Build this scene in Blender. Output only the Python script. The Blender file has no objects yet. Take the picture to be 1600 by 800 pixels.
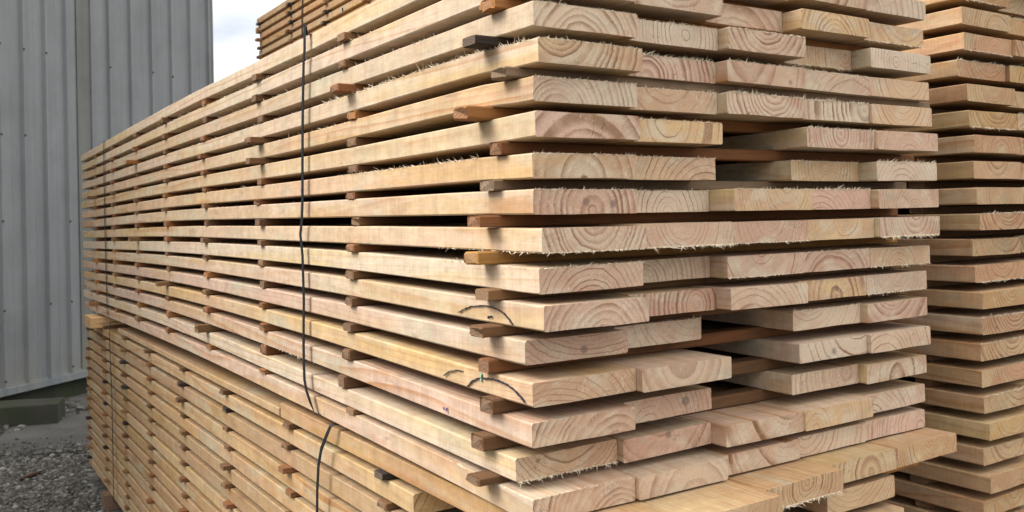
import bpy, math, random
from mathutils import Vector, Matrix, noise

RND = random.Random(11)
scene = bpy.context.scene
COL = scene.collection
P, T = 0.057, 0.038            # layer pitch and board thickness (m)
TL = .042                      # boards of the lower pack are a little thicker
W = 1.0162 / 5                 # board width
GROUND = -1.0

# ------------------------------------------------------------------ helpers
def tag(o, label=None, cat=None, group=None, kind=None):
    if label: o['label'] = label
    if cat: o['category'] = cat
    if group: o['group'] = group
    if kind: o['kind'] = kind
    return o

class MB:
    def __init__(s): s.v, s.f, s.m = [], [], []
    def add(s, vs, fs, mi=0):
        b = len(s.v); s.v += [tuple(v) for v in vs]
        for f in fs: s.f.append(tuple(b + i for i in f)); s.m.append(mi)
    def box(s, lo, hi, mi=0):
        x0, y0, z0 = lo; x1, y1, z1 = hi
        s.add([(x0,y0,z0),(x1,y0,z0),(x1,y1,z0),(x0,y1,z0),(x0,y0,z1),(x1,y0,z1),(x1,y1,z1),(x0,y1,z1)],
              [(0,3,2,1),(4,5,6,7),(0,1,5,4),(1,2,6,5),(2,3,7,6),(3,0,4,7)], mi)
    def build(s, name, mats, parent=None, smooth=False):
        me = bpy.data.meshes.new(name); me.from_pydata(s.v, [(i, i+s.link_every) for i in range(0, len(s.v)-s.link_every, s.link_every)] if getattr(s, 'link_every', 0) else [], s.f)
        for m in (mats if isinstance(mats, (list, tuple)) else [mats]): me.materials.append(m)
        me.polygons.foreach_set('material_index', s.m)
        if smooth: me.polygons.foreach_set('use_smooth', [True]*len(s.f))
        me.update()
        o = bpy.data.objects.new(name, me); COL.objects.link(o)
        if parent: o.parent = parent
        return o

class NT:
    def __init__(s, name):
        s.mat = bpy.data.materials.new(name); s.mat.use_nodes = True
        s.t = s.mat.node_tree; s.b = s.t.nodes['Principled BSDF']
        s.tc = s.t.nodes.new('ShaderNodeTexCoord')
    def n(s, kind, **kw):
        nd = s.t.nodes.new(kind)
        for k, v in kw.items(): setattr(nd, k, v)
        return nd
    def put(s, sock, v):
        if isinstance(v, bpy.types.NodeSocket): s.t.links.new(v, sock)
        elif v is not None: sock.default_value = v
    def math(s, op, a, b=None, c=None, clamp=False):
        nd = s.n('ShaderNodeMath', operation=op, use_clamp=clamp)
        s.put(nd.inputs[0], a); s.put(nd.inputs[1], b)
        if c is not None: s.put(nd.inputs[2], c)
        return nd.outputs[0]
    def vmath(s, op, a, b=None):
        nd = s.n('ShaderNodeVectorMath', operation=op)
        s.put(nd.inputs[0], a)
        if b is not None: s.put(nd.inputs[1], b)
        return nd.outputs['Value'] if op in ('LENGTH', 'DOT_PRODUCT', 'DISTANCE') else nd.outputs[0]
    def mix(s, f, a, b, mode='MIX'):
        nd = s.n('ShaderNodeMix', data_type='RGBA', blend_type=mode)
        s.put(nd.inputs[0], f)
        for sock, v in ((nd.inputs[6], a), (nd.inputs[7], b)):
            s.put(sock, (*v, 1) if isinstance(v, tuple) and len(v) == 3 else v)
        return nd.outputs[2]
    def noise(s, vec, scale, detail=2, rough=.5, out='Fac'):
        nd = s.n('ShaderNodeTexNoise'); s.put(nd.inputs['Vector'], vec)
        nd.inputs['Scale'].default_value = scale; nd.inputs['Detail'].default_value = detail
        nd.inputs['Roughness'].default_value = rough
        return nd.outputs[out]
    def ramp(s, f, stops, mode='LINEAR'):
        nd = s.n('ShaderNodeValToRGB'); s.put(nd.inputs[0], f)
        e = nd.color_ramp.elements; nd.color_ramp.interpolation = mode
        while len(e) < len(stops): e.new(.5)
        for i, (p, c) in enumerate(stops):
            e[i].position = p; e[i].color = (c, c, c, 1) if isinstance(c, (int, float)) else (*c, 1)
        return nd.outputs[0]
    def attr(s, name, out='Vector'):
        nd = s.n('ShaderNodeAttribute', attribute_type='OBJECT', attribute_name=name)
        return nd.outputs[out]
    def sep(s, v):
        nd = s.n('ShaderNodeSeparateXYZ'); s.put(nd.inputs[0], v); return nd.outputs
    def comb(s, x, y, z):
        nd = s.n('ShaderNodeCombineXYZ')
        for i, v in enumerate((x, y, z)): s.put(nd.inputs[i], v)
        return nd.outputs[0]
    def bump(s, h, strength, dist):
        nd = s.n('ShaderNodeBump'); s.put(nd.inputs['Height'], h)
        nd.inputs['Strength'].default_value = strength; nd.inputs['Distance'].default_value = dist
        s.t.links.new(nd.outputs[0], s.b.inputs['Normal'])
    def done(s, col, rough=.8, spec=.25):
        s.put(s.b.inputs['Base Color'], (*col, 1) if isinstance(col, tuple) else col)
        s.put(s.b.inputs['Roughness'], rough); s.b.inputs['Specular IOR Level'].default_value = spec
        return s.mat

# ------------------------------------------------------------------ wood
def pine(name, end):
    m = NT(name)
    ob = m.tc.outputs['Object']; info = m.n('ShaderNodeObjectInfo').outputs['Random']
    seed = m.math('MULTIPLY', info, 37.0)
    off = m.comb(seed, m.math('MULTIPLY', seed, 1.7), m.math('MULTIPLY', seed, 0.6))
    x, y, z = m.sep(ob)
    pith = m.attr('pith'); px, pz, pf = m.sep(pith)
    # the trunk's axis wanders slowly along the board
    ywob = m.comb(m.math('MULTIPLY_ADD', y, .9, seed), seed, 0.0)
    wob = m.noise(ywob, 1.0, 1, .5, 'Color')
    wx, wy, wz = m.sep(wob)
    dx = m.math('ADD', m.math('SUBTRACT', x, px), m.math('MULTIPLY_ADD', wx, .07, -.035))
    dz = m.math('ADD', m.math('SUBTRACT', z, pz), m.math('MULTIPLY_ADD', wy, .07, -.035))
    fine = m.noise(m.vmath('ADD', m.vmath('MULTIPLY', ob, (14., 1.3, 14.)), off), 1.0, 2)
    r = m.vmath('LENGTH', m.comb(dx, 0.0, dz))
    r = m.math('ADD', r, m.math('MULTIPLY_ADD', fine, .014, -.007))
    if end:
        r = m.math('ADD', r, m.math('MULTIPLY_ADD', m.noise(m.vmath('ADD', ob, off), 260., 2), .0022, -.0011))
    r = m.math('ADD', r, m.math('MULTIPLY_ADD', m.noise(m.vmath('ADD', m.vmath('MULTIPLY', ob, (45., 4., 45.)), off), 1., 2, .6), .0055, -.0027))
    # uneven ring widths
    rv = m.noise(m.comb(m.math('MULTIPLY', r, 26.), seed, 3.3), 1.0, 1)
    ph = m.math('ADD', m.math('MULTIPLY', r, pf), m.math('MULTIPLY', rv, 3.0))
    fr = m.math('FRACT', ph)
    rA = m.ramp(fr, [(0., .3), (.08, .0), (.36, .08), (.62, .5), (.92, 1.0), (1.0, .5)])
    rB = m.ramp(fr, [(0., .2), (.05, .0), (.78, .04), (.90, .9), (.97, 1.0), (1.0, .35)])
    ring = m.mix(m.math('GREATER_THAN', m.math('FRACT', m.math('MULTIPLY', info, 11.7)), .5), rA, rB)
    rstr = m.noise(m.comb(m.math('FLOOR', ph), seed, 0.0), 3.1, 0)        # some rings are stronger
    ring = m.math('MULTIPLY', ring, m.math('MULTIPLY_ADD', rstr, 2.4, -.45), clamp=True)
    tint = m.attr('tint', 'Color')
    blot = m.noise(m.vmath('ADD', m.vmath('MULTIPLY', ob, (5., 2.2, 9.)), off), 1.0, 3, .55)
    if end:
        r2_ = m.math('FRACT', m.math('MULTIPLY', info, 23.1))
        base = m.mix(m.math('MULTIPLY_ADD', r2_, .5, .5), m.mix(.5, m.mix(1., tint, (.94, .90, .86), 'MULTIPLY'), (.45, .345, .235)), m.ramp(m.math('FRACT', m.math('MULTIPLY', info, 5.9)), [(0., (.57, .44, .315)), (.25, (.53, .335, .25)), (.42, (.57, .40, .21)), (.58, (.56, .385, .295)), (.74, (.59, .49, .375)), (.88, (.54, .37, .225))], 'CONSTANT'))
        base = m.mix(m.ramp(blot, [(.40, 0.), (.60, .6)]), base, (.41, .25, .165))
        bl2 = m.noise(m.vmath('ADD', m.vmath('MULTIPLY', ob, (17., 17., 26.)), m.vmath('MULTIPLY', off, (2., 2., 2.))), 1., 2)
        base = m.mix(m.ramp(bl2, [(.50, 0.), (.66, .6)]), base, (.54, .47, .35))
        bl3 = m.noise(m.vmath('ADD', m.vmath('MULTIPLY', ob, (11., 11., 20.)), m.vmath('MULTIPLY', off, (5., 3., 2.))), 1., 4, .65)
        base = m.mix(m.ramp(bl3, [(.56, 0.), (.72, .6)]), base, (.36, .315, .245))
        late = m.mix(m.math('FRACT', m.math('MULTIPLY', info, 7.3)), (.20, .070, .048), (.20, .11, .05))
        rs = m.math('MULTIPLY_ADD', m.math('FRACT', m.math('MULTIPLY', info, 3.7)), .45, .55)
        patch = m.ramp(m.noise(m.vmath('ADD', m.vmath('MULTIPLY', ob, (20., 20., 20.)), m.vmath('MULTIPLY', off, (4., 1., 3.))), 1., 2), [(.34, .35), (.52, 1.)])
        col = m.mix(m.math('MULTIPLY', m.math('MULTIPLY', ring, patch), rs), base, late)
        gr = m.noise(m.vmath('ADD', ob, off), 750., 3, .7)
        col = m.mix(m.math('MULTIPLY_ADD', gr, .9, -.27, clamp=True), col, (.30, .19, .12), 'MIX') if False else m.mix(.55, col, m.mix(m.ramp(gr, [(.3, 0.), (.7, 1.)]), (.62,.57,.53), (1.46,1.44,1.42)), 'MULTIPLY')
        sx_ = m.comb(m.math('ADD', m.math('MULTIPLY', x, 14.), m.math('MULTIPLY', z, 9.)), m.math('SUBTRACT', m.math('MULTIPLY', x, 260.), m.math('MULTIPLY', z, 420.)), seed)
        sawm = m.noise(sx_, 1., 2, .6)
        col = m.mix(m.math('MULTIPLY', m.math('FRACT', m.math('MULTIPLY', info, 13.3)), .5), col, m.mix(m.ramp(sawm, [(.35, 0.), (.65, 1.)]), (.80, .78, .76), (1.12, 1.12, 1.12)), 'MULTIPLY')
        ang = m.math('ARCTAN2', dz, dx)
        an = m.noise(m.comb(m.math('MULTIPLY', ang, 3.), m.math('MULTIPLY', r, 9.), seed), 1.3, 1)
        cw = m.math('LESS_THAN', m.math('ABSOLUTE', m.math('SUBTRACT', an, .5)), .0030)
        crk = m.math('MULTIPLY', cw, m.math('LESS_THAN', m.noise(m.comb(m.math('MULTIPLY', ang, 2.), m.math('MULTIPLY', r, 25.), seed), 1., 1), .44))
        col = m.mix(m.math('MULTIPLY', crk, .55), col, (.10, .06, .04))
        # pale torn fibres in patches
        torn = m.math('MULTIPLY', m.ramp(m.noise(m.vmath('ADD', m.vmath('MULTIPLY', ob, (420., 420., 170.)), off), 1., 2), [(.55, 0.), (.68, 1.)]),
                      m.ramp(m.noise(m.vmath('ADD', ob, off), 22., 1), [(.45, 0.), (.62, .75)]))
        col = m.mix(m.math('MULTIPLY', torn, .6), col, (.66, .58, .45))
        col = m.mix(1., col, m.attr('tone', 'Color'), 'MULTIPLY')
        kn = m.attr('knot'); kx, kz, kr = m.sep(kn)
        kd = m.vmath('LENGTH', m.comb(m.math('SUBTRACT', x, kx), 0.0, m.math('SUBTRACT', z, kz)))
        kd = m.math('ADD', kd, m.math('MULTIPLY_ADD', m.noise(ob, 160., 2), .006, -.003))
        km = m.math('MULTIPLY', m.math('SUBTRACT', kr, kd), 260., clamp=True)
        kin = m.math('MULTIPLY_ADD', m.math('FRACT', m.math('MULTIPLY', kd, 420.)), .4, .45)
        col = m.mix(m.math('MULTIPLY', km, kin), col, (.17, .12, .095))
        k2 = m.attr('knot_two'); kx, kz, kr = m.sep(k2)
        kd = m.vmath('LENGTH', m.comb(m.math('SUBTRACT', x, kx), 0.0, m.math('SUBTRACT', z, kz)))
        kd = m.math('ADD', kd, m.math('MULTIPLY_ADD', m.noise(ob, 160., 2), .006, -.003))
        km = m.math('MULTIPLY', m.math('SUBTRACT', kr, kd), 260., clamp=True)
        col = m.mix(m.math('MULTIPLY', km, .7), col, (.17, .12, .10))
        h = m.math('ADD', m.math('MULTIPLY', gr, .9), m.math('MULTIPLY', ring, .35))
        m.bump(h, .9, .0012)
        return m.done(col, .85, .15)
    # faces along the board
    base = m.mix(m.ramp(blot, [(.38, 0.), (.62, .8)]), tint, m.mix(1., tint, (1.03, .925, .95), 'MULTIPLY'))
    b2 = m.noise(m.vmath('ADD', m.vmath('MULTIPLY', ob, (7., 1.1, 16.)), m.vmath('MULTIPLY', off, (2., 2., 2.))), 1.0, 3, .6)
    base = m.mix(m.ramp(b2, [(.48, 0.), (.66, .8)]), base, m.mix(1., tint, (.98, .88, .62), 'MULTIPLY'))
    late = m.mix(1., tint, (.74, .48, .28), 'MULTIPLY')
    col = m.mix(m.math('MULTIPLY', ring, m.math('MULTIPLY_ADD', m.noise(m.vmath('ADD', m.vmath('MULTIPLY', ob, (3., .8, 3.)), off), 1., 1), 2.0, -.45, clamp=True)), base, late)
    fib = m.noise(m.vmath('ADD', m.vmath('MULTIPLY', ob, (420., 9., 420.)), off), 1., 2, .6)
    col = m.mix(.5, col, m.mix(fib, (.74, .72, .68), (1.2, 1.2, 1.2)), 'MULTIPLY')
    saw = m.noise(m.vmath('ADD', m.vmath('MULTIPLY', ob, (6., 230., 10.)), off), 1., 2, .7)
    sawbig = m.noise(m.vmath('ADD', m.vmath('MULTIPLY', ob, (3., 38., 3.)), off), 1., 2, .6)
    sw = m.math('ADD', m.math('MULTIPLY', saw, .6), m.math('MULTIPLY', sawbig, .4))
    col = m.mix(.55, col, m.mix(m.ramp(sw, [(.33, 0.), (.67, 1.)]), (.77, .745, .735), (1.14, 1.13, 1.10)), 'MULTIPLY')
    # blue-green sap stain and grime in small patches
    st = m.noise(m.vmath('ADD', m.vmath('MULTIPLY', ob, (9., 3.4, 12.)), m.vmath('MULTIPLY', off, (3., 1., 1.))), 1., 4, .65)
    col = m.mix(m.ramp(st, [(.53, 0.), (.70, .6)]), col, (.38, .37, .27))
    dk = m.noise(m.vmath('ADD', m.vmath('MULTIPLY', ob, (30., 9., 30.)), off), 1., 3, .7)
    col = m.mix(m.ramp(dk, [(.62, 0.), (.76, .6)]), col, (.22, .16, .11))
    fk = m.noise(m.vmath('ADD', m.vmath('MULTIPLY', ob, (150., 60., 150.)), off), 1., 2, .7)
    col = m.mix(m.ramp(fk, [(.66, 0.), (.76, .5)]), col, (.30, .21, .14))
    mot = m.noise(m.vmath('ADD', m.vmath('MULTIPLY', ob, (60., 26., 60.)), off), 1., 4, .7)
    col = m.mix(.75, col, m.mix(m.ramp(mot, [(.32, 0.), (.68, 1.)]), (.83, .80, .78), (1.13, 1.13, 1.14)), 'MULTIPLY')
    band = m.noise(m.comb(m.math('MULTIPLY', y, 11.), seed, 0.), 1., 2, .7)
    col = m.mix(.6, col, m.mix(m.ramp(band, [(.35, 0.), (.65, 1.)]), (.87, .86, .86), (1.08, 1.07, 1.05)), 'MULTIPLY')
    # knots
    vo = m.n('ShaderNodeTexVoronoi', feature='F1'); vo.inputs['Scale'].default_value = 1.
    m.put(vo.inputs['Vector'], m.vmath('ADD', m.vmath('MULTIPLY', ob, (7., 2.0, 7.)), off))
    kd = m.math('ADD', vo.outputs['Distance'], m.math('MULTIPLY', m.noise(ob, 60., 2), .03))
    sel = m.math('GREATER_THAN', m.sep(vo.outputs['Color'])[0], .42)
    kn = m.ramp(kd, [(.045, 1.), (.075, .7), (.10, .35), (.17, .0)])
    col = m.mix(m.math('MULTIPLY', m.math('MULTIPLY', kn, sel), .85), col, (.20, .105, .055))
    m.bump(m.math('ADD', m.math('MULTIPLY', fib, .5), m.math('MULTIPLY', saw, .8)), .6, .0008)
    return m.done(col, .82, .18)

M_SIDE = pine('sawn_pine', False)
M_END = pine('pine_end_grain', True)

def sticker_mat():
    m = NT('sticker_wood'); ob = m.tc.outputs['Object']
    info = m.n('ShaderNodeObjectInfo').outputs['Random']
    off = m.comb(m.math('MULTIPLY', info, 31.), m.math('MULTIPLY', info, 17.), 0.)
    tint = m.attr('tint', 'Color')
    f = m.noise(m.vmath('ADD', m.vmath('MULTIPLY', ob, (9., 190., 190.)), off), 1., 3, .6)
    col = m.mix(.8, tint, m.mix(f, (.5, .48, .45), (1.35, 1.35, 1.3)), 'MULTIPLY')
    b = m.noise(m.vmath('ADD', m.vmath('MULTIPLY', ob, (14., 40., 40.)), off), 1., 3)
    col = m.mix(m.ramp(b, [(.55, 0.), (.75, .6)]), col, (.07, .045, .03))
    m.bump(f, .7, .001)
    return m.done(col, .85, .15)
M_STICK = sticker_mat()

def sticker_end_mat():
    m = NT('sticker_end'); ob = m.tc.outputs['Object']
    info = m.n('ShaderNodeObjectInfo').outputs['Random']
    tint = m.attr('tint', 'Color')
    g = m.noise(m.vmath('ADD', ob, m.comb(info, info, info)), 420., 3, .7)
    y, z = m.sep(ob)[1], m.sep(ob)[2]
    r = m.vmath('LENGTH', m.comb(0., m.math('ADD', y, m.math('MULTIPLY', info, .05)), m.math('ADD', z, .02)))
    ring = m.ramp(m.math('FRACT', m.math('MULTIPLY', r, 170.)), [(.0, 0.), (.6, .2), (.9, 1.)])
    col = m.mix(.35, tint, (.33, .24, .17))
    col = m.mix(m.math('MULTIPLY', ring, .45), col, m.mix(1., tint, (.45, .4, .35), 'MULTIPLY'))
    col = m.mix(.8, col, m.mix(g, (.35, .35, .35), (1.5, 1.5, 1.5)), 'MULTIPLY')
    m.bump(g, 1., .002)
    return m.done(col, .9, .1)
M_STICK_END = sticker_end_mat()

def plain(name, col, rough=.8, spec=.2, var=.25, scale=60., metal=0., stretch=(1, 1, 1)):
    m = NT(name); ob = m.tc.outputs['Object']
    n = m.noise(m.vmath('MULTIPLY', ob, stretch), scale, 4, .6)
    c = m.mix(n, tuple(c*(1-var) for c in col), tuple(min(1, c*(1+var)) for c in col))
    m.b.inputs['Metallic'].default_value = metal
    m.bump(n, .3, .001)
    return m.done(c, rough, spec)

M_FRINGE = plain('torn_fibre', (.74, .64, .48), .8, .15, .12, 90.)
M_STRAP = plain('black_steel_strap', (.010, .011, .013), .5, .35, .35, 40.)
M_MARK = plain('marker_ink', (.025, .027, .035), .7, .2, .3, 200.)
M_PURPLE = plain('stamp_ink', (.24, .17, .30), .8, .1, .3, 200.)
M_GREEN = plain('crayon_green', (.30, .44, .30), .8, .1, .3, 200.)

# ------------------------------------------------------------------ boards
YK = [0., .15, .96, 2.4, 4.66]
DZ = {1:(-4,-2,0,6,-16),2:(-4,-1,2,3,-14),3:(-4,-1,2,1,-9),4:(-3,3,1,2,-7),5:(-1,5,2,4,-6),6:(3,2,3,8,-4),7:(-1,2,5,10,-5),
      8:(1,3,8,14,-3),9:(1,3,9,14,-4),10:(-2,1,12,14,-6),11:(0,1,12,18,-3),12:(1,2,12,17,-6),13:(-2,-1,14,19,-6),
      14:(-7,-6,10,20,-5),15:(-12,-11,1,15,-5),16:(-8,-5,8,14,-10)}
def interp(tab, y):
    ys = YK; v = [t*.001 for t in tab]
    if y <= ys[0]: return v[0]
    if y >= ys[-1]: return v[-1]
    def slope(i):
        if i == 0: return 0.
        if i == len(ys)-1: return (v[-1]-v[-2])/(ys[-1]-ys[-2])
        return (v[i+1]-v[i-1])/(ys[i+1]-ys[i-1])
    for i in range(len(ys)-1):
        if y <= ys[i+1]:
            h = ys[i+1]-ys[i]; t = (y-ys[i])/h
            return ((2*t**3-3*t**2+1)*v[i] + (t**3-2*t**2+t)*h*slope(i)
                    + (-2*t**3+3*t**2)*v[i+1] + (t**3-t**2)*h*slope(i+1))

def upper_bottom(r, y):  return (16-r)*P + interp(DZ[r], y)          # underside of layer r of the strapped pack
def lower_bottom(r, y):  return -.012 - (r-1)*P - T - .0028*max(0, y) # layer r of the pack under it
def tall_bottom(k, y):   return .900 - k*.0572 - T                    # layer k of the tall stack (k<0: above)

def wave(seed, y, amp, freq):
    return amp*noise.noise(Vector((seed*3.17, y*freq, seed)))

def board(name, X0, w, Y0, Y1, zfun, tint, pith=None, t=T, skew=0., tone_=(1, 1, 1), knot=None, knot2=None, seed=None, rot=0.):
    """a sawn board: long faces slot 0, sawn ends slot 1; origin at the middle of its near end"""
    seed = RND.random()*50 if seed is None else seed
    ys = [0, .006, .02, .05, .09, .14, .2, .28]
    L = Y1-Y0
    yy = .28
    while yy < L-.3: yy += .17; ys.append(min(yy, L))
    ys = sorted(set([y for y in ys if y < L-.02] + [L]))
    t = t*RND.uniform(.965, 1.01); z0 = zfun(Y0)+t/2
    mb = MB(); n = 0
    b = .0016 + .0012*RND.random(); h = w/2-.0006
    ring = []
    for y in ys:
        zc = zfun(Y0+y)+t/2-z0
        e1 = wave(seed, y, .0016, 9.); e2 = wave(seed+9, y, .0016, 9.)
        e3 = wave(seed+3, y, .0013, 6.); e4 = wave(seed+5, y, .0013, 6.)
        sh = skew*y
        top, bot = t/2+e3*.5, -t/2
        sec = [(-h+b+e1, bot), (-h*.33, bot-abs(e4)*.2), (h*.33, bot), (h-b+e2, bot), (h+e2, bot+b), (h+e2, top-b),
               (h-b+e2, top), (h*.33, top), (-h*.33, top+e4*.2), (-h+b+e1, top), (-h+e1, top-b), (-h+e1, bot+b)]
        if y == 0:
            sec = [(x*1+RND.uniform(-.0008, .0008), zz+RND.uniform(-.0007, .0007)) for x, zz in sec]
        ring.append([(x+sh, y + (skew*0), zc+zz) for x, zz in sec])
    for rg in ring: mb.v += rg
    k = 12
    for i in range(len(ys)-1):
        for j in range(k):
            a, c = i*k+j, i*k+(j+1) % k
            mb.f.append((a, c, c+k, a+k)); mb.m.append(0)
    mb.f.append(tuple(reversed(range(k)))); mb.m.append(1)
    o0 = (len(ys)-1)*k
    mb.f.append(tuple(range(o0, o0+k))); mb.m.append(1)
    o = mb.build(name, [M_SIDE, M_END])
    o.location = (X0+w/2, Y0, z0); o.rotation_euler.y = RND.gauss(0, .0035)
    o['tint'] = [float(c)*.745 for c in tint]
    if pith is None:
        s = RND.choice((-1, 1))
        pith = (RND.uniform(-.09, .09), s*RND.uniform(.0, .09), RND.uniform(42, 100))
    o['pith'] = [float(c) for c in pith]
    o['knot'] = [float(c) for c in (knot or (5, 5, 0))]
    o['knot_two'] = [float(c) for c in (knot2 or (5, 5, 0))]
    o['tone'] = [float(c) for c in tone_]
    return o

def blade(mb, p, d, length, width, curl):
    d = d.normalized(); side = d.cross(Vector((RND.uniform(-1, 1), RND.uniform(-1, 1), RND.uniform(-1, 1)))).normalized()
    c = Vector(curl)
    pts = [p, p + d*length*.5 + c*length*.12, p + d*length + c*length*.45]
    w = [width, width*.7, width*.12]
    vs = []
    for q, ww in zip(pts, w): vs += [q - side*ww/2, q + side*ww/2]
    mb.add(vs, [(0, 1, 3, 2), (2, 3, 5, 4)])

def fringe(bd, w, end=None, edge=None, zfun=None, Y0=0., n=60, lng=.008):
    """splinters left along the sawn end ('top'/'bottom') and along the outer long edge (list of y ranges)"""
    mb = MB()
    n = int(n*2.3); lng *= .86
    if end:
        s = 1 if end == 'top' else -1
        cl = [RND.uniform(-w/2, w/2) for _ in range(4)]
        for i in range(n):
            x = RND.uniform(-w/2+.004, w/2-.003)
            if RND.random() < .55:
                x = max(-w/2+.003, min(w/2-.003, RND.gauss(RND.choice(cl), .016)))
            p = Vector((x, RND.uniform(-.0005, .002), s*(T/2-.001)))
            d = Vector((RND.gauss(.1, .6), -RND.uniform(.1, .8), s*RND.uniform(.25, 1.)))
            L = lng*min(1.7, RND.lognormvariate(-.45, .5))
            blade(mb, p, d, L, RND.uniform(.0007, .0016), (RND.uniform(-.6, .9), 0, s*RND.uniform(-.7, .2)))
        for i in range(int(n*1.2)):          # short fuzz that roughens the arris
            x = RND.uniform(-w/2+.002, w/2-.002)
            blade(mb, Vector((x, .0, s*(T/2-.0015))), Vector((RND.gauss(0, .6), -.4, s)), RND.uniform(.0015, .0035), .0012, (0, 0, 0))
    for (ya, yb, cnt, sgn) in (edge or []):
        for i in range(int(cnt*2.6)):
            y = RND.uniform(ya, yb)
            zc = (zfun(Y0+y) - zfun(Y0))
            p = Vector((-w/2+.0005, y, zc + sgn*(T/2-.0015)))
            d = Vector((-RND.uniform(.2, .9), RND.gauss(-.3, .8), sgn*RND.uniform(.2, .9)))
            L = lng*min(2.4, RND.lognormvariate(-.35, .6))
            blade(mb, p, d, L, RND.uniform(.0008, .0018), (0, RND.uniform(-.8, .5), sgn*RND.uniform(-.5, .3)))
    if end and n > 120:
        for i in range(RND.randrange(3, 8)):
            x = RND.uniform(-w/2+.01, w/2-.01); s = 1 if end == 'top' else -1
            for k_ in range(RND.randrange(1, 4)):
                blade(mb, Vector((x+RND.uniform(-.004, .004), .001, s*(T/2-.001))), Vector((RND.gauss(0, .8), -.5, s*RND.uniform(.4, 1.))), RND.uniform(.008, .017), .0015, (RND.uniform(-.5, .8), 0, -s*.4))
    for (ya, yb, cnt, sgn) in (edge or []):
        for i in range(cnt//9):
            y = RND.uniform(ya, yb); zc = (zfun(Y0+y) - zfun(Y0))
            blade(mb, Vector((-w/2+.0005, y, zc+sgn*(T/2-.001))), Vector((-.5, RND.gauss(-.4, .9), sgn*RND.uniform(.2, .7))), RND.uniform(.009, .02), .0017, (0, RND.uniform(-.6, .4), -sgn*.3))
    mb.link_every = 6
    o = mb.build('splinter_fringe', M_FRINGE, bd)
    return o

PALE = [(.66, .545, .385), (.65, .53, .365), (.64, .52, .375), (.66, .555, .415), (.64, .505, .335), (.625, .485, .345)]
PINK = [(.64, .50, .375), (.63, .485, .365), (.65, .51, .385)]
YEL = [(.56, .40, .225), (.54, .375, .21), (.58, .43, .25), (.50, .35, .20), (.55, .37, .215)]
def jit(c, a=.02): 
    k = 1+RND.uniform(-a, a)*2
    return tuple(max(0.02, v*k+RND.uniform(-a, a)*.35) for v in c)

ORD = ['', 'first', 'second', 'third', 'fourth', 'fifth', 'sixth', 'seventh', 'eighth', 'ninth', 'tenth', 'eleventh', 'twelfth',
       'thirteenth', 'fourteenth', 'fifteenth', 'sixteenth', 'seventeenth', 'eighteenth', 'nineteenth', 'twentieth', 'twenty-first']
def tone(c):
    if c[0]-c[2] > .31: return 'honey'
    return 'pinkish' if c[2]/c[1] > .735 else 'pale'

# protrusion of every board's near end (m), left board first; None = board ends deep inside the pack
ENDS = {1:(-.012,.008,.02,-.004,.0), 2:(-.015,-.007,.037,-.007,.007), 3:(-.015,.007,-.016,.036,-.008), 4:(-.025,.015,-.013,-.003,-.002),
        5:(-.011,.012,-.010,-.002,-.008), 6:(-.015,.002,None,-.014,-.020), 7:(-.006,.020,None,.025,-.016), 8:(-.005,.037,-.023,-.001,-.018),
        9:(-.025,-.018,-.013,-.008,-.020), 10:(-.016,.039,-.002,.005,.004), 11:(-.028,.026,-.008,.014,.013), 12:(.026,.063,None,.029,.013),
        13:(.008,-.007,None,.016,.007), 14:(.010,.042,None,.036,.018), 15:(.058,.045,.009,.005,.023), 16:(.014,.007,.019,.023,.025)}
PLACE = ['at the near corner', 'second from the near corner', 'third from the near corner', 'fourth from the near corner', 'at the far side of the sawn end']
PITH = {(3,1):(-.01,-.06,95),(3,2):(.02,-.012,120),(4,1):(-.06,.055,85),(5,1):(-.05,-.03,100),(6,2):(-.02,.028,48),(7,1):(.0,-.008,50),
        (8,1):(.02,-.01,90),(8,3):(.02,.03,110),(8,5):(.02,-.022,115),(9,1):(.0,.028,100),(9,2):(-.01,.03,100),(9,3):(.0,.028,95),(9,4):(.01,.022,100),
        (9,5):(.02,.03,100),(10,1):(-.0,-.045,95),(10,2):(-.04,-.02,105),(10,3):(-.01,.032,95),(10,5):(-.01,-.03,105),(11,1):(.01,-.05,90),
        (11,5):(.0,.03,130),(12,1):(.03,.2,120),(13,1):(-.05,-.12,90),(14,1):(.05,-.055,95),(15,1):(.0,.075,90),(16,1):(.06,-.05,90),
        (8,2):(.0,-.03,95),(7,4):(.0,.012,110),(6,4):(.0,.012,115),(5,3):(.03,.03,95),(3,3):(.0,.05,100),(2,4):(.0,-.03,105),(3,5):(-.02,-.012,110)}
KNOT = {(8,1):((-.0015,-.001,.0085),(.0515,-.004,.0085)),(12,1):((.011,-.004,.0085),None),(14,2):((.038,.003,.0105),None),
        (11,2):((.0,-.01,.004),None),(15,2):((.0,.014,.009),None),(4,3):((.06,-.01,.006),None),(13,4):((.0,-.005,.008),None),(11,4):((.01,0,.008),None)}
FR_TOP = {(2,1),(2,2),(3,1),(3,2),(3,3),(4,1),(4,2),(4,3),(4,4),(5,1),(5,2),(5,3),(5,4),(6,2),(6,4),(7,1),(7,2),(7,4),(7,5),(8,1),(8,2),(8,3),(8,4),(10,1),(10,4),(12,2),(12,4),(16,1)}
FR_BOT = {(9,1),(9,2),(9,3),(9,5),(10,3),(11,5),(15,1),(10,5),(3,4),(2,5)}
FIBRE_HEAVY = {(5,3),(5,4),(8,4),(7,5),(3,4),(9,5),(15,1),(9,2),(4,2)}
EDGE = {2:[(.55,2.6,90,1)],3:[(.3,1.8,60,1)],4:[(.02,.85,190,1),(1.,2.2,40,1)],5:[(.6,1.6,30,1)],7:[(.15,.75,110,1),(1.2,2.4,30,1)],9:[(.0,.35,26,-1)],10:[(.02,.3,14,1)],16:[(.0,.25,14,1)],
        8:[(1.,2.2,16,1)],14:[(.9,1.3,14,-1)]}
GROUP_U = 'boards of the strapped upper pack'
corner = {}
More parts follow.
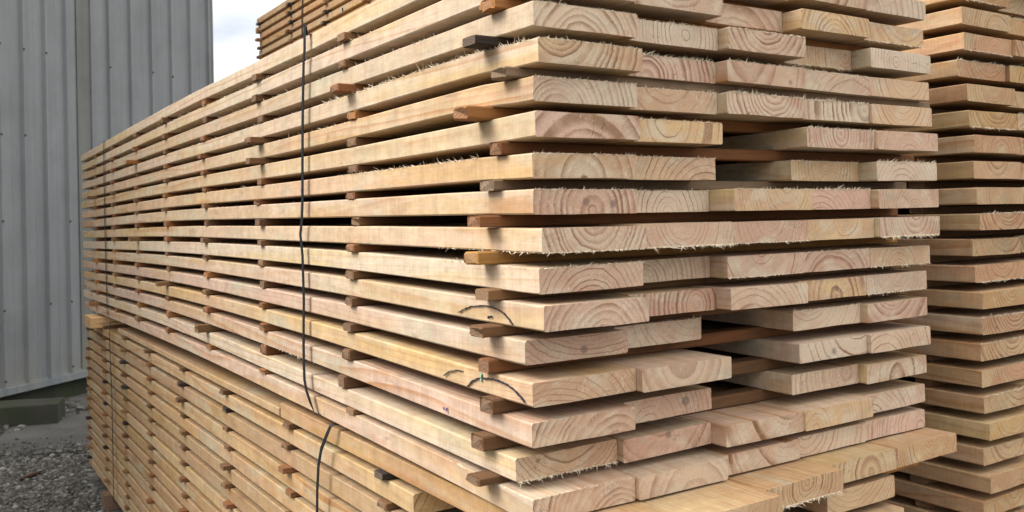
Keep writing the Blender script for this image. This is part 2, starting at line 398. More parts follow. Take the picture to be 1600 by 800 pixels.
for r in range(1, 17):
    zf = lambda y, r=r: upper_bottom(r, y)
    for i in range(5):
        e = ENDS[r][i]; X0 = i*W
        deep = e is None
        Y0 = RND.uniform(.75, 1.15) if deep else e
        c = jit(RND.choice(PINK if (r >= 10 and RND.random() < .6) else PALE))
        if (r, i+1) in ((13, 1), (6, 2), (7, 1), (9, 4)): c = jit((.62, .475, .30))
        key = (r, i+1)
        k = KNOT.get(key, (None, None))
        ph = PITH.get(key)
        o = board('timber_board', X0, W, Y0, 4.655+RND.uniform(-.03, .03), zf, c, ph, knot=k[0], knot2=k[1])
        if i == 0: corner[r] = (o, Y0)
        tn = tone(c)
        if deep:
            lab = f'board ending deep inside the dark gap, {ORD[r]} layer of the strapped pack'
        else:
            extra = ''
            if key in KNOT: extra = 'dark-knotted '
            elif key in FR_TOP: extra = 'splintery '
            lab = f'{extra}{tn} board {PLACE[i]}, {ORD[r]} layer down of the strapped upper pack'
            if len(lab.split()) > 15: lab = f'{extra}{tn} board {PLACE[i]}, {ORD[r]} layer of the strapped pack'
        if len(lab.split()) > 16: lab = lab.replace('at the far side of the sawn end', 'at the far side of the end')
        tag(o, lab, 'board', GROUP_U)
        fe = 'top' if key in FR_TOP else 'bottom' if key in FR_BOT else None
        ed = EDGE.get(r) if i == 0 else None
        if (fe or ed) and not deep:
            fringe(o, W, fe, ed, zf, Y0, n=80 if key in FIBRE_HEAVY else 38, lng=.0085 if key in FIBRE_HEAVY else .0062)

# hand-drawn marks on the outer faces
def mark(bd_info, r, pts, width=.0022, mat=M_MARK, name='marker_line'):
    o, Y0 = bd_info
    mb = MB(); n = len(pts); x = -W/2-.0032
    P3 = [Vector((x, p[0]-Y0, p[1]-o.location.z)) for p in pts]
    fin = []
    for a, b in zip(P3[:-1], P3[1:]):
        for k in range(5): fin.append(a.lerp(b, k/5))
    fin.append(P3[-1])
    sm = [sum((fin[max(0, min(len(fin)-1, i+j))] for j in (-2, -1, 0, 1, 2)), Vector())/5 for i in range(len(fin))]
    sm[0], sm[-1] = fin[0], fin[-1]
    vs = []
    for i, p in enumerate(sm):
        tdir = (sm[min(i+1, len(sm)-1)]-sm[max(i-1, 0)]).normalized()
        nn = Vector((0, -tdir.z, tdir.y)); p = p + Vector((0, RND.gauss(0, .0004), RND.gauss(0, .0004))); ww = width*(.35+.9*RND.random())*(.6 if i in (0, len(sm)-1) else 1)
        for dx in (0, .0028):
            vs += [p+nn*ww/2+Vector((dx, 0, 0)), p-nn*ww/2+Vector((dx, 0, 0))]
    fs = []
    for i in range(len(sm)-1):
        a = i*4; fs += [(a, a+1, a+5, a+4), (a+2, a+6, a+7, a+3), (a, a+4, a+6, a+2), (a+1, a+3, a+7, a+5)]
    mb.add(vs, fs)
    return mb.build(name, mat, o)
mark(corner[11], 11, [(.222,.295),(.205,.302),(.185,.307),(.16,.311),(.134,.313),(.108,.311),(.086,.307),(.068,.299),(.054,.289)], .0013)
mark(corner[13], 13, [(.279,.181),(.268,.187),(.25,.194),(.233,.197),(.213,.198)], .0013)
mark(corner[13], 13, [(.197,.174),(.188,.181),(.175,.188),(.158,.194),(.139,.196),(.12,.1975),(.1,.1975),(.08,.196),(.063,.192),(.048,.187),(.035,.181),(.024,.174)], .0021)
mark(corner[13], 13, [(.152,.203),(.151,.188)], .004, M_GREEN, 'crayon_mark')
mark(corner[6], 6, [(.985,.592),(.985,.577)], .005, M_PURPLE, 'ink_stamp') if False else None
mark(corner[7], 7, [(.975,.535),(.972,.52)], .006, M_PURPLE, 'ink_stamp')
for yy in (.118, .121, .127): mark(corner[11], 11, [(yy,.297-.5*(yy-.118)),(yy-.003,.2955)], .0022, M_MARK, 'marker_dot')
mark(corner[14], 14, [(.283,.126),(.281,.1195)], .0011, M_PURPLE, 'pencil_figure')
mark(corner[14], 14, [(.274,.126),(.270,.1245),(.274,.1225),(.270,.1205),(.274,.119)], .0010, M_PURPLE, 'pencil_figure')
mark(corner[1], 1, [(.70,.912),(.698,.903)], .0022, M_MARK, 'marker_dot')

# ------------------------------------------------------------------ lower pack
XL = .012
GROUP_L = 'boards of the pack under the strapped pack'
LOW_END = {1:(-.11,-.10,-.065,-.038,-.037), 2:(.435,.30,.16,-.03,.7), 3:(-.06,-.04,-.03,-.05,.6)}
lt1 = lambda y: lower_bottom(1, y)
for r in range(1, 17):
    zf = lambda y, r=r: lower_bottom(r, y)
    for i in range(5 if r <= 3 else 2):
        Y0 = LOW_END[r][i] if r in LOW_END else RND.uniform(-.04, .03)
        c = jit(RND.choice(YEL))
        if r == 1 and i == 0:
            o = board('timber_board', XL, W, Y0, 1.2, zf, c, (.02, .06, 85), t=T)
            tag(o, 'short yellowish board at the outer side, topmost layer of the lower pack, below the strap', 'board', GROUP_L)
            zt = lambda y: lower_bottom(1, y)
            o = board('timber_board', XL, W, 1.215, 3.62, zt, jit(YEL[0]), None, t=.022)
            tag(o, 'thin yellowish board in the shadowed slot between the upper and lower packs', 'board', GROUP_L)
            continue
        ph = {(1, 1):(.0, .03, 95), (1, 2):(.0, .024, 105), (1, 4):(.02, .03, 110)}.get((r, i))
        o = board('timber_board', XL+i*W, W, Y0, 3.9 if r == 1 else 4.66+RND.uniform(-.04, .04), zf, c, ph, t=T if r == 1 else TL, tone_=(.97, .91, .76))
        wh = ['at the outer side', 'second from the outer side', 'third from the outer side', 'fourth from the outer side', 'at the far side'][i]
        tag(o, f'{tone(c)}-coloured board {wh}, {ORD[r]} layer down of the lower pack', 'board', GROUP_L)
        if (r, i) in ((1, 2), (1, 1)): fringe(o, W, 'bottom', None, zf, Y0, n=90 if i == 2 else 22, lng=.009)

# ------------------------------------------------------------------ tall stack behind
XT = 1.17; WT = .2
GROUP_T = 'boards of the tall stack behind'
TY = [.012,.009,.025,.004,.001,-.010,-.006,-.012,-.017,.001,-.004,-.02,-.017,-.012,-.013,-.016,-.027,-.012,-.027,-.01]
TOPK = -17      # topmost layer index (z about 1.87)
for k in range(TOPK, 31):
    zf = lambda y, k=k: tall_bottom(k, y)
    seen = -1 <= k < 20
    nb = 5 if -1 <= k <= 13 else 4 if k in (-2, -3) else 4 if 14 <= k <= 20 else 3 if (k in (21, 22, 23) or k < TOPK+1) else 2 if k < TOPK+7 else 1
    for i in range(nb):
        Y0 = (TY[max(k, 0)] if i == 0 else TY[max(k, 0)]+RND.uniform(-.012, .03)) if seen else RND.uniform(-.03, .03)
        c = jit(RND.choice(YEL if RND.random() < .92 else PALE))
        if k in (2, 3): c = jit((.42, .27, .15))
        o = board('timber_board', XT+i*WT, WT, Y0, (5.0 if k < -10 else 4.95)+RND.uniform(-.025, .025) + (.06 if k <= TOPK+1 else 0), zf, c,
                  None if i else (RND.uniform(.0, .06), RND.choice((-.03, .03, .05)), RND.uniform(55, 110)), tone_=(.86, .79, .64))
        wh = ['at the corner', 'second from the corner', 'third from the corner', 'fourth from the corner', 'fifth from the corner'][i]
        if seen: lab = f'{tone(c)} board {wh} of the tall rear stack, {ORD[k+2]} layer in view'
        elif k < TOPK+6: lab = f'{tone(c)} board {wh}, {ORD[k-TOPK+1]} layer down of the stack top against the sky'
        else: lab = 'yellowish board in the concealed layers of the tall rear stack'
        tag(o, lab, 'board', GROUP_T)
        if seen and RND.random() < .55: fringe(o, WT, RND.choice(('top', 'top', 'bottom')), None, zf, Y0, n=34, lng=.0085)

# ------------------------------------------------------------------ stickers
def sticker_mesh(v, L, rough):
    rr = random.Random(v*7+3); mb = MB(); xs = [0, .006, .03] + [L*j/7 for j in range(1, 7)] + [L-.01, L]
    k = 8; hw, hh = .019, .0096
    for x in xs:
        s = 1
        dy = rr.uniform(-.0012, .0012)
        jag = rr.uniform(0, .003)
        e = .0022
        sec = [(-hw+e, -hh), (hw-e, -hh), (hw, -hh+e), (hw, hh-e), (hw-e, hh), (-hw+e, hh), (-hw, hh-e), (-hw, -hh+e)]
        if x == 0:
            kk = .93 if not rough else .8
            mb.v += [(rr.uniform(0, rough*.012+.001), y*kk+dy+rr.uniform(-1, 1)*rough*.003, z*kk+rr.uniform(-1, 1)*rough*.0018) for y, z in sec]
        else:
            mb.v += [(x, y+dy, z) for y, z in sec]
    for i in range(len(xs)-1):
        for j in range(k):
            a, c = i*k+j, i*k+(j+1) % k
            mb.f.append((a, a+k, c+k, c)); mb.m.append(0)
    mb.f.append(tuple(range(k))); mb.m.append(1)
    mb.f.append(tuple(reversed(range((len(xs)-1)*k, len(xs)*k)))); mb.m.append(1)
    o = mb.build('spacer_stick', [M_STICK, M_STICK_END]); me = o.data
    bpy.data.objects.remove(o)
    return me
SM = [sticker_mesh(i, 1.075, r) for i, r in enumerate((0, 0, .3, .6, 1., 1.))]
STINT = [((.30,.135,.048), 'orange-brown'), ((.20,.085,.036), 'reddish-brown'), ((.21,.145,.095), 'grey-brown'), ((.035,.028,.024), 'blackened'),
         ((.13,.068,.034), 'dark brown'), ((.34,.175,.055), 'honey-brown'), ((.19,.105,.05), 'brown')]
def stick(x, y, z, label, group, scale_z=1., tint=None, var=None, yaw=0.):
    c, word = STINT[RND.randrange(len(STINT))] if tint is None else STINT[tint]
    o = bpy.data.objects.new('spacer_stick', SM[RND.randrange(6) if var is None else var]); COL.objects.link(o)
    o.location = (x, y, z); o.scale = (1, RND.uniform(.85, 1.15), scale_z); o.rotation_euler = (RND.uniform(-.02, .02), 0, RND.gauss(0, .008)+yaw)
    kf = RND.uniform(.8, 1.2); o['tint'] = [float(max(.01, v*kf)) for v in c]
    tag(o, f'{word} {label}', 'spacer stick', group)
    return o

C1 = {1:.11,2:.101,3:.125,4:.067,5:.146,6:.099,7:.123,8:.131,9:.138,10:.130,11:.128,12:.141,13:.133,14:.156,15:.148}
C2 = {1:.705,2:.715,3:.689,4:.678,5:.688,6:.681,7:.698,8:.676,9:.683,10:.693,11:.699,12:.713,13:.720,14:.756,15:.719}
T1 = {1:0,2:0,3:3,4:2,5:0,6:1,7:2,8:1,9:5,10:6,11:4,12:1,13:4,14:4,15:4}
V1 = {3:0,4:4,11:4,13:5,14:5,15:3}
COLW = ['nearest the corner', 'second from the corner', 'third from the corner', 'fourth from the corner', 'fifth from the corner',
        'sixth from the corner', 'seventh from the corner', 'at the far end']
for r in range(1, 16):
    for j in range(8):
        y = C1[r] if j == 0 else C2[r] if j == 1 else .14+.575*j+RND.gauss(0, .012)
        y -= .019 if j < 2 else 0
        top = upper_bottom(r, y); bot = upper_bottom(r+1, y)+T
        g = top-bot
        x = (-(.016+RND.random()*.014) if j == 0 else -(.004+RND.random()*.012)) if RND.random() < .93 else -.04
        if (r, j) in ((5, 0),): x = -.05
        stick(x, y, (top+bot)/2, f'stick under the {ORD[r]} layer of the strapped pack, {COLW[j]}', 'spacer sticks in the strapped upper pack',
              scale_z=max(.6, (g-.0006)/.0192), tint=T1[r] if j == 0 else RND.choice((0, 1, 1, 1, 4, 4, 6, 6, 6, 4)), var=V1.get(r) if j == 0 else None)
for r in range(1, 16):
    for j in range(8):
        y = .56+.575*j+RND.gauss(0, .012)
        top = lower_bottom(r, y); bot = lower_bottom(r+1, y)+TL
        stick(XL-.010-RND.random()*.014, y, (top+bot)/2, f'spacer stick under the {ORD[r]} layer of the lower pack, {COLW[j]}',
              'spacer sticks in the lower pack', scale_z=(top-bot-.0006)/.0192, tint=RND.choice((3, 4, 4, 4, 1, 6, 6, 1)))
for r in (1, 2):      # short end of the lower pack
    y = .07; top = lower_bottom(r, y); bot = lower_bottom(r+1, y)+TL
    stick(XL+.02, y+.02*r, (top+bot)/2, f'stick under the {ORD[r]} layer of the lower pack, beneath the sawn ends',
          'spacer sticks in the lower pack', scale_z=(top-bot-.0006)/.0192, tint=0 if r == 2 else 1)
for k in range(TOPK, TOPK+6):
    for j in range(4):
        y = 4.96-.6*j+RND.gauss(0, .012)
        top = tall_bottom(k, y); bot = tall_bottom(k+1, y)+T
        x = XT-(.02+RND.random()*.02)
        stick(x, y, (top+bot)/2, f'stick under the {ORD[k-TOPK+1]} layer of the rear stack top, {["at its sky end", "second from that end", "third from that end", "fourth from that end"][j]}',
              'spacer sticks in the tall rear stack', scale_z=(top-bot-.0006)/.0192, tint=RND.choice((3, 4, 6)))
for k in range(0, 20):
    y = .14; top = tall_bottom(k, y); bot = tall_bottom(k+1, y)+T
    stick(XT+.01, y+RND.gauss(0, .01), (top+bot)/2, f'stick near the sawn end under the {ORD[k+2]} layer of the tall stack',
          'spacer sticks in the tall rear stack', scale_z=(top-bot-.0006)/.0192, tint=RND.choice((4, 6, 1)))

for k in range(3, 14):  # unseen sticks added to block sky shining through the gaps
    y = .72; top = tall_bottom(k, y); bot = tall_bottom(k+1, y)+T
    stick(XT+.0, y+RND.gauss(0, .01), (top+bot)/2, f'added inner stick, second in, under the {ORD[k+2]} layer of the tall rear stack',
          'spacer sticks in the tall rear stack', scale_z=(top-bot-.0006)/.0192, tint=RND.choice((4, 6, 1)))

for k in range(5, 10):  # further hidden sticks, added only to stop bright sky between these layers
    for y, word in ((1.3, 'third in'), (.42, 'between the first two')):
        top = tall_bottom(k, y); bot = tall_bottom(k+1, y)+T
        stick(XT, y, (top+bot)/2, f'added stick, {word}, under the {ORD[k+2]} layer of the tall stack',
              'spacer sticks in the tall rear stack', scale_z=(top-bot-.0006)/.0192, tint=4)

# ------------------------------------------------------------------ bearers
def beam(lo, hi, tint, label, name='timber_bearer'):
    mb = MB(); w = hi[0]-lo[0]
    o = None
    cx, cy, cz = [(a+b)/2 for a, b in zip(lo, hi)]
    sx, sy, sz = [(b-a)/2 for a, b in zip(lo, hi)]
    e = .003; n = 10
    for i in range(n+1):
        x = -sx + 2*sx*i/n; dy = RND.uniform(-.001, .001)
        mb.v += [(x, -sy+e+dy, -sz), (x, sy-e, -sz), (x, sy, -sz+e), (x, sy, sz-e), (x, sy-e, sz), (x, -sy+e+dy, sz), (x, -sy+dy, sz-e), (x, -sy+dy, -sz+e)]
    for i in range(n):
        for j in range(8):
            a, c = i*8+j, i*8+(j+1) % 8
            mb.f.append((a, a+8, c+8, c)); mb.m.append(0)
    mb.f.append(tuple(range(8))); mb.m.append(1)
    mb.f.append(tuple(reversed(range(n*8, n*8+8)))); mb.m.append(1)
    o = mb.build(name, [M_STICK, M_STICK_END]); o.location = (cx, cy, cz); o['tint'] = list(tint)
    return tag(o, label, 'bearer')
zb = lower_bottom(2, 4.1)+TL
beam((-.050, 4.05, zb+.001), (1.0, 4.28, -.019), (.60,.38,.19), 'wide yellow bearer plank laid crosswise between the two packs, sticking out at the far end')
lowb = lambda y: lower_bottom(16, y)
for i, y in enumerate((.35, 1.5, 2.7, 3.9)):
    beam((-.02, y, GROUND), (1.05, y+.1, lowb(y+.1)-.001), (.16,.10,.07), f'dark ground bearer under the lower pack, {["nearest the sawn ends", "second from the sawn ends", "third from the sawn ends", "fourth from the sawn ends"][i]}')
for i, y in enumerate((.4, 2.2, 4.2)):
    beam((XT-.02, y, GROUND), (XT+.65, y+.1, tall_bottom(30, 0)-.001), (.16,.10,.07), f'dark ground bearer under the tall rear stack, {["nearest", "middle", "rearmost"][i]} of three')

# ------------------------------------------------------------------ straps
def strap(path, width, label, twist=None, name='steel_strap'):
    """flat band along a closed or open path of 3D points; width lies along Y"""
    mb = MB(); th = .0009
    pts = [Vector(p) for p in path]; vs = []
    for i, p in enumerate(pts):
        d = (pts[min(i+1, len(pts)-1)]-pts[max(i-1, 0)]).normalized()
        ang = twist[i] if twist else 0.
        s = Vector((0, 1, 0)); s = (s - d*s.dot(d)).normalized(); nrm = d.cross(s)
        s2 = s*math.cos(ang)+nrm*math.sin(ang); n2 = d.cross(s2).normalized()
        ww = width
        vs += [p+s2*ww/2+n2*th, p-s2*ww/2+n2*th, p-s2*ww/2-n2*th, p+s2*ww/2-n2*th]
    fs = []
    for i in range(len(pts)-1):
        for j in range(4):
            a, b = i*4+j, i*4+(j+1) % 4
            fs.append((a, b, b+4, a+4))
    mb.add(vs, fs)
    o = mb.build(name, M_STRAP)
    return tag(o, label, 'strap', 'steel straps round the packs')
sx = -.014
top = upper_bottom(1, .93)+T+.003
near = [(sx+.002,.899,.915),(sx,.899,.882),(sx,.900,.858),(sx,.908,.83),(sx,.916,.76),(sx,.924,.675),(sx,.93,.59),(sx,.934,.511),(sx-.001,.939,.46),(sx-.002,.948,.425),
        (sx-.001,.944,.40),(sx,.942,.375),(sx,.940,.32),(sx,.939,.269),(sx-.001,.941,.21),(sx-.002,.941,.164),(sx-.003,.939,.12),(sx-.004,.934,.085),(sx-.003,.925,.06),(sx,.908,.035),(sx+.004,.892,.012),(sx+.03,.875,.0035)]
tw = [0.]*len(near)
full = [(1.03,.93,.0035),(1.03,.93,top),(.5,.925,top),(.02,.90,top),(-.008,.899,top-.006)] + near + [(.08,.87,.0025)]
strap(full, .0125, 'black steel strap bowing down the long side of the upper pack, nearest one', [0.]*5+tw+[0.])
z1 = upper_bottom(1, 3.8)+T+.002
strap([(1.03,3.8,.01),(1.03,3.8,z1),(-.006,3.82,z1),(-.006,3.825,.6),(-.006,3.82,.3),(-.006,3.8,.012),(.2,3.8,.010)], .0155, 'thin black strap near the far end of the strapped upper pack')
zl = lower_bottom(1, .85)+T+.001
strap([(.10,.803,.0015),(.0,.803,.001),(-.006,.806,-.002),(-.011,.816,-.022),(-.014,.845,-.06),(-.015,.862,-.10),(-.015,.873,-.16),(-.014,.88,-.22),(-.012,.885,-.4),(-.006,.885,-.9),(.02,.885,-.936)], .0115,
      'black steel strap curving down the lower pack from under the upper pack')
strap([(.2,3.77,-.021),(.004,3.77,-.021),(-.004,3.76,-.08),(-.004,3.72,-.4),(-.004,3.72,-.9),(.02,3.72,-.936)], .0155, 'thin black strap near the far end of the lower pack')
zt = tall_bottom(TOPK, 4)+T+.002
strap([(XT+.3,4.12,zt),(XT-.005,4.12,zt),(XT-.006,4.14,1.7),(XT-.006,4.16,1.0),(XT-.006,4.16,.6)], .014, 'thin black strap crossing the rear stack top against the sky')

# ------------------------------------------------------------------ ground
def ground_mat():
    m = NT('gravel_ground'); p = m.n('ShaderNodeNewGeometry').outputs['Position']
    vo = m.n('ShaderNodeTexVoronoi', feature='F1'); vo.inputs['Scale'].default_value = 42.; m.put(vo.inputs['Vector'], p)
    big = m.noise(p, 1.3, 4)
    c = m.mix(m.sep(vo.outputs['Color'])[0], (.07, .066, .058), (.16, .152, .135))
    c = m.mix(m.ramp(big, [(.4, 0.), (.65, .6)]), c, (.085, .078, .068))
    m.bump(m.math('SUBTRACT', 1., vo.outputs['Distance']), .8, .01)
    return m.done(c, .95, .1)
def concrete_mat(name, a, b, crack=True, moss=0.):
    m = NT(name); p = m.n('ShaderNodeNewGeometry').outputs['Position']
    n1 = m.noise(p, 2.2, 5, .6); n2 = m.noise(p, 70., 3, .6)
    c = m.mix(m.ramp(n1, [(.32, 0.), (.68, 1.)]), a, b)
    c = m.mix(.5, c, m.mix(n2, (.6, .6, .6), (1.4, 1.4, 1.4)), 'MULTIPLY')
    if crack:
        w = m.vmath('ADD', p, m.vmath('MULTIPLY', m.noise(p, 2.5, 4, .6, 'Color'), (.5, .5, .0)))
        vo = m.n('ShaderNodeTexVoronoi', feature='DISTANCE_TO_EDGE'); vo.inputs['Scale'].default_value = .8; m.put(vo.inputs['Vector'], w)
        c = m.mix(m.ramp(vo.outputs['Distance'], [(.004, .9), (.012, 0.)]), c, (.05, .048, .04))
        dirt = m.noise(p, 5.5, 5, .7)
        c = m.mix(m.ramp(dirt, [(.50, 0.), (.60, .85)]), c, (.075, .07, .06))
    if moss:
        mo = m.noise(m.vmath('MULTIPLY', p, (1., 1., .35)), 6., 4, .6)
        c = m.mix(m.ramp(mo, [(.45, 0.), (.62, moss)]), c, (.035, .045, .022))
    m.bump(n2, .5, .003)
    return m.done(c, .92, .15)
M_GROUND = ground_mat()
M_SLAB = concrete_mat('worn_concrete', (.066, .064, .059), (.105, .102, .096))
M_BLOCK = concrete_mat('old_concrete_block', (.035, .034, .029), (.062, .06, .05), False, .8)
M_PLINTH = concrete_mat('mossy_plinth_concrete', (.03, .031, .024), (.055, .055, .042), False, .9)
mb = MB()
S = 300; N = 12
mb.add([(-S, -S, GROUND), (S, -S, GROUND), (S, S, GROUND), (-S, S, GROUND)], [(0, 1, 2, 3)])
tag(mb.build('ground', M_GROUND), kind='structure')
# worn concrete apron in front of the shed: ragged near edge
mb = MB(); top = []; E_ = []
for i in range(60):
    x = -9 + 18*i/59.
    yn = 5.42 - .33*(x+.3) + .10*noise.noise(Vector((x*2.3, 1.5, 0))) + .05*noise.noise(Vector((x*9, 4.5, 0)))
    if x > 1.5: yn = 4.83
    E_.append((x, yn))
vs = [(x, y, GROUND+.012) for x, y in E_] + [(x, 14., GROUND+.012) for x, y in E_] + [(x, y-.02, GROUND-.02) for x, y in E_]
n = len(E_)
mb.add(vs, [(i, i+1, n+i+1, n+i) for i in range(n-1)] + [(2*n+i, 2*n+i+1, i+1, i) for i in range(n-1)])
tag(mb.build('pavement', M_SLAB), kind='structure')
# loose stones
M_STONE = None
def stone_mat():
    m = NT('loose_stone'); p = m.n('ShaderNodeNewGeometry')
    r = p.outputs['Random Per Island']
    c = m.ramp(r, [(0., (.035, .032, .028)), (.4, (.08, .075, .066)), (.8, (.13, .124, .11)), (1., (.24, .232, .21))])
    nn = m.noise(p.outputs['Position'], 220., 2)
    c = m.mix(.5, c, m.mix(nn, (.6, .6, .6), (1.35, 1.35, 1.35)), 'MULTIPLY')
    return m.done(c, .9, .15)
M_STONE = stone_mat()
ICO_V = []
t_ = (1+5**.5)/2
for a in (-1, 1):
    for b in (-t_, t_): ICO_V += [(a, b, 0), (0, a, b), (b, 0, a)]
ICO_V = [Vector(v).normalized() for v in [(-1,t_,0),(1,t_,0),(-1,-t_,0),(1,-t_,0),(0,-1,t_),(0,1,t_),(0,-1,-t_),(0,1,-t_),(t_,0,-1),(t_,0,1),(-t_,0,-1),(-t_,0,1)]]
ICO_F = [(0,11,5),(0,5,1),(0,1,7),(0,7,10),(0,10,11),(1,5,9),(5,11,4),(11,10,2),(10,7,6),(7,1,8),(3,9,4),(3,4,2),(3,2,6),(3,6,8),(3,8,9),(4,9,5),(2,4,11),(6,2,10),(8,6,7),(9,8,1)]
def stones(n, fn, name, smin, smax):
    mb = MB()
    for _ in range(n):
        x, y, z = fn(); s = min(smax, smin*RND.lognormvariate(.2, .5))
        rot = Matrix.Rotation(RND.uniform(0, 6.28), 3, 'Z') @ Matrix.Rotation(RND.uniform(-.6, .6), 3, 'X')
        sc = Vector((RND.uniform(.7, 1.4), RND.uniform(.6, 1.1), RND.uniform(.4, .8)))
        mb.add([rot @ Vector((v.x*sc.x, v.y*sc.y, v.z*sc.z))*s*RND.uniform(.85, 1.12)+Vector((x, y, z+s*.25)) for v in ICO_V], ICO_F)
    return mb.build(name, M_STONE)
def apron_y(x): return 5.42-.33*(x+.3)
def gv():
    while True:
        x = RND.uniform(-1.2, 1.0); y = RND.uniform(2.4, 5.9)
        if x > .0 and y < 4.75: continue
        ya = apron_y(x)
        if y < ya or RND.random() < math.exp(-(y-ya)*7)*.8: return (x, y, GROUND+(.012 if y > ya else 0))
tag(stones(24000, gv, 'gravel', .0058, .019), kind='stuff', label='grey crushed gravel scattered over the yard', )
WA, WD1 = Vector((-.308, 6.912, 0)), Vector((.757, .653, 0))
def rb():
    t = RND.uniform(-1.2, 1.3); d = abs(RND.gauss(0, .16))+.42
    q = Vector((-.308, 6.60, 0))+WD1*t*.55 - Vector((-.3, 1, 0))*(d-.45)
    return (q.x, q.y, GROUND+.012)
tag(stones(420, rb, 'rubble', .013, .05), kind='stuff', label='broken stone rubble along the foot of the shed wall')

# ------------------------------------------------------------------ shed
def metal_mat(name, a, b, streak=.5, metal=.0):
    m = NT(name); p = m.n('ShaderNodeNewGeometry').outputs['Position']
    s = m.noise(m.vmath('MULTIPLY', p, (7., 7., .5)), 1., 4, .6)
    blot = m.noise(p, 2.6, 5, .65)
    c = m.mix(m.ramp(s, [(.3, 0.), (.7, 1.)]), a, b)
    c = m.mix(m.ramp(blot, [(.45, 0.), (.7, streak)]), c, tuple(v*.8 for v in a))
    f = m.noise(m.vmath('MULTIPLY', p, (60., 60., 14.)), 1., 3, .7)
    c = m.mix(.5, c, m.mix(f, (.8, .8, .8), (1.18, 1.18, 1.18)), 'MULTIPLY')
    sp = m.noise(p, 26., 3, .7)
    c = m.mix(m.ramp(sp, [(.70, 0.), (.76, .6)]), c, (.10, .085, .065))
    z = m.sep(p)[2]
    low = m.math('MULTIPLY', m.math('SUBTRACT', -.45, z), 2.2, clamp=True)
    c = m.mix(m.math('MULTIPLY', low, m.ramp(s, [(.35, .0), (.6, .75)])), c, (.22, .22, .16))
    m.b.inputs['Metallic'].default_value = metal
    return m.done(c, .55, .4)
M_CLAD = metal_mat('weathered_cladding', (.158, .167, .170), (.205, .214, .217), .5)
M_TRIM = metal_mat('cladding_trim', (.105, .11, .10), (.15, .155, .14), .6)
M_FLASH = metal_mat('blue_grey_flashing', (.125, .145, .17), (.165, .185, .21), .3)
ZB, ZT = -.80, 4.6
shed = bpy.data.objects.new('metal_shed', None); COL.objects.link(shed); shed.location = (-.308, 6.912, GROUND)
tag(shed, 'shed clad in weathered grey ribbed metal sheet on a mossy concrete base', 'shed')
def loc(v): return Vector(v)-shed.location
def cladding(p0, d, length, pitch, phase, name, ribw=.030, ribd=.030):
    """trapezoid-ribbed sheet along d from p0; ribs stand out towards the yard"""
    d = d.normalized(); nrm = Vector((d.y, -d.x, 0)); pr = []
    s = 0.; pr.append((0, 0))
    s = phase
    while s+ribw*2 < length:
        pr += [(s, 0), (s+ribw*.33, ribd), (s+ribw, ribd), (s+ribw*1.33, 0)]
        mid = s+pitch*.5+ribw*.6
        if mid+.02 < length: pr += [(mid, 0), (mid+.006, .003), (mid+.016, .003), (mid+.022, 0)]
        s += pitch
    pr.append((length, 0))
    mb = MB(); vs = []
    zs = [ZB, ZT]
    for z in zs:
        for (a, o) in pr:
            q = p0+d*a+nrm*o; vs.append(loc((q.x, q.y, z)))
    back = [loc((*(p0-nrm*.04+d*a).xy, z)) for z in zs for a in (0, length)]
    n = len(pr)
    fs = [(i, i+1, n+i+1, n+i) for i in range(n-1)]
    b0 = 2*n
    vs += back
    fs += [(b0+1, b0, b0+2, b0+3)]
    mb.add(vs, fs)
    return mb.build(name, M_CLAD, shed)
d1 = WD1.normalized(); P1 = Vector((-.308, 6.912, 0))
cornerP = P1 + d1*1.012
startP = P1 - d1*6.0
cladding(startP, d1, 6.0+1.012-.16, .232, .232*1-.02, 'ribbed_wall_sheet')
d2 = Vector((.902, .431, 0)).normalized()
n1 = Vector((d1.y, -d1.x, 0)); n2 = Vector((d2.y, -d2.x, 0))
cladding(cornerP+d2*.012, d2, 1.345, .222, .16, 'ribbed_wall_sheet')
def slab(p0, d, length, z0, z1, out, inn, name, mat):
    d = d.normalized(); nrm = Vector((d.y, -d.x, 0)); mb = MB(); vs = []
    for z in (z0, z1):
        for a, o in ((0, out), (length, out), (length, -inn), (0, -inn)):
            q = p0+d*a+nrm*o; vs.append(loc((q.x, q.y, z)))
    mb.add(vs, [(0,3,2,1),(4,5,6,7),(0,1,5,4),(1,2,6,5),(2,3,7,6),(3,0,4,7)])
    return mb.build(name, mat, shed)
slab(cornerP-d1*.158, d1, .155, ZB, ZT, .012, .05, 'corner_trim', M_TRIM)
slab(cornerP-d1*.002, d1, .014, ZB, ZT, .026, .05, 'corner_trim', M_CLAD)
endP = cornerP+d2*1.357
slab(endP-d2*.07, d2, .07, ZB, ZT, .018, .05, 'corner_trim', M_TRIM)
slab(endP-d2*.055, Vector((-d2.y, d2.x, 0)), 6.0, GROUND, ZT, .05, 0., 'return_wall', M_CLAD)
slab(startP, d1, 7.02, ZB-.035, ZB+.018, .045, .04, 'base_flashing', M_FLASH)
slab(startP, d1, 7.02, ZB+.018, ZB+.034, .012, .03, 'base_flashing', M_CLAD)
slab(cornerP, d2, 1.35, ZB-.035, ZB+.018, .045, .04, 'base_flashing', M_FLASH)
mb = MB(); vs = [(r_*math.cos(a*1.047), r_*math.sin(a*1.047), z) for r_, z in ((.010, 0), (.008, .006)) for a in range(6)]
mb.add(vs, [tuple(range(6, 12))]+[(a, (a+1) % 6, 6+(a+1) % 6, 6+a) for a in range(6)])
scr = mb.build('fixing_screw', plain('rusty_screw', (.05, .04, .035), .8, .2, .4, 300.)); scr_me = scr.data
bpy.data.objects.remove(scr)
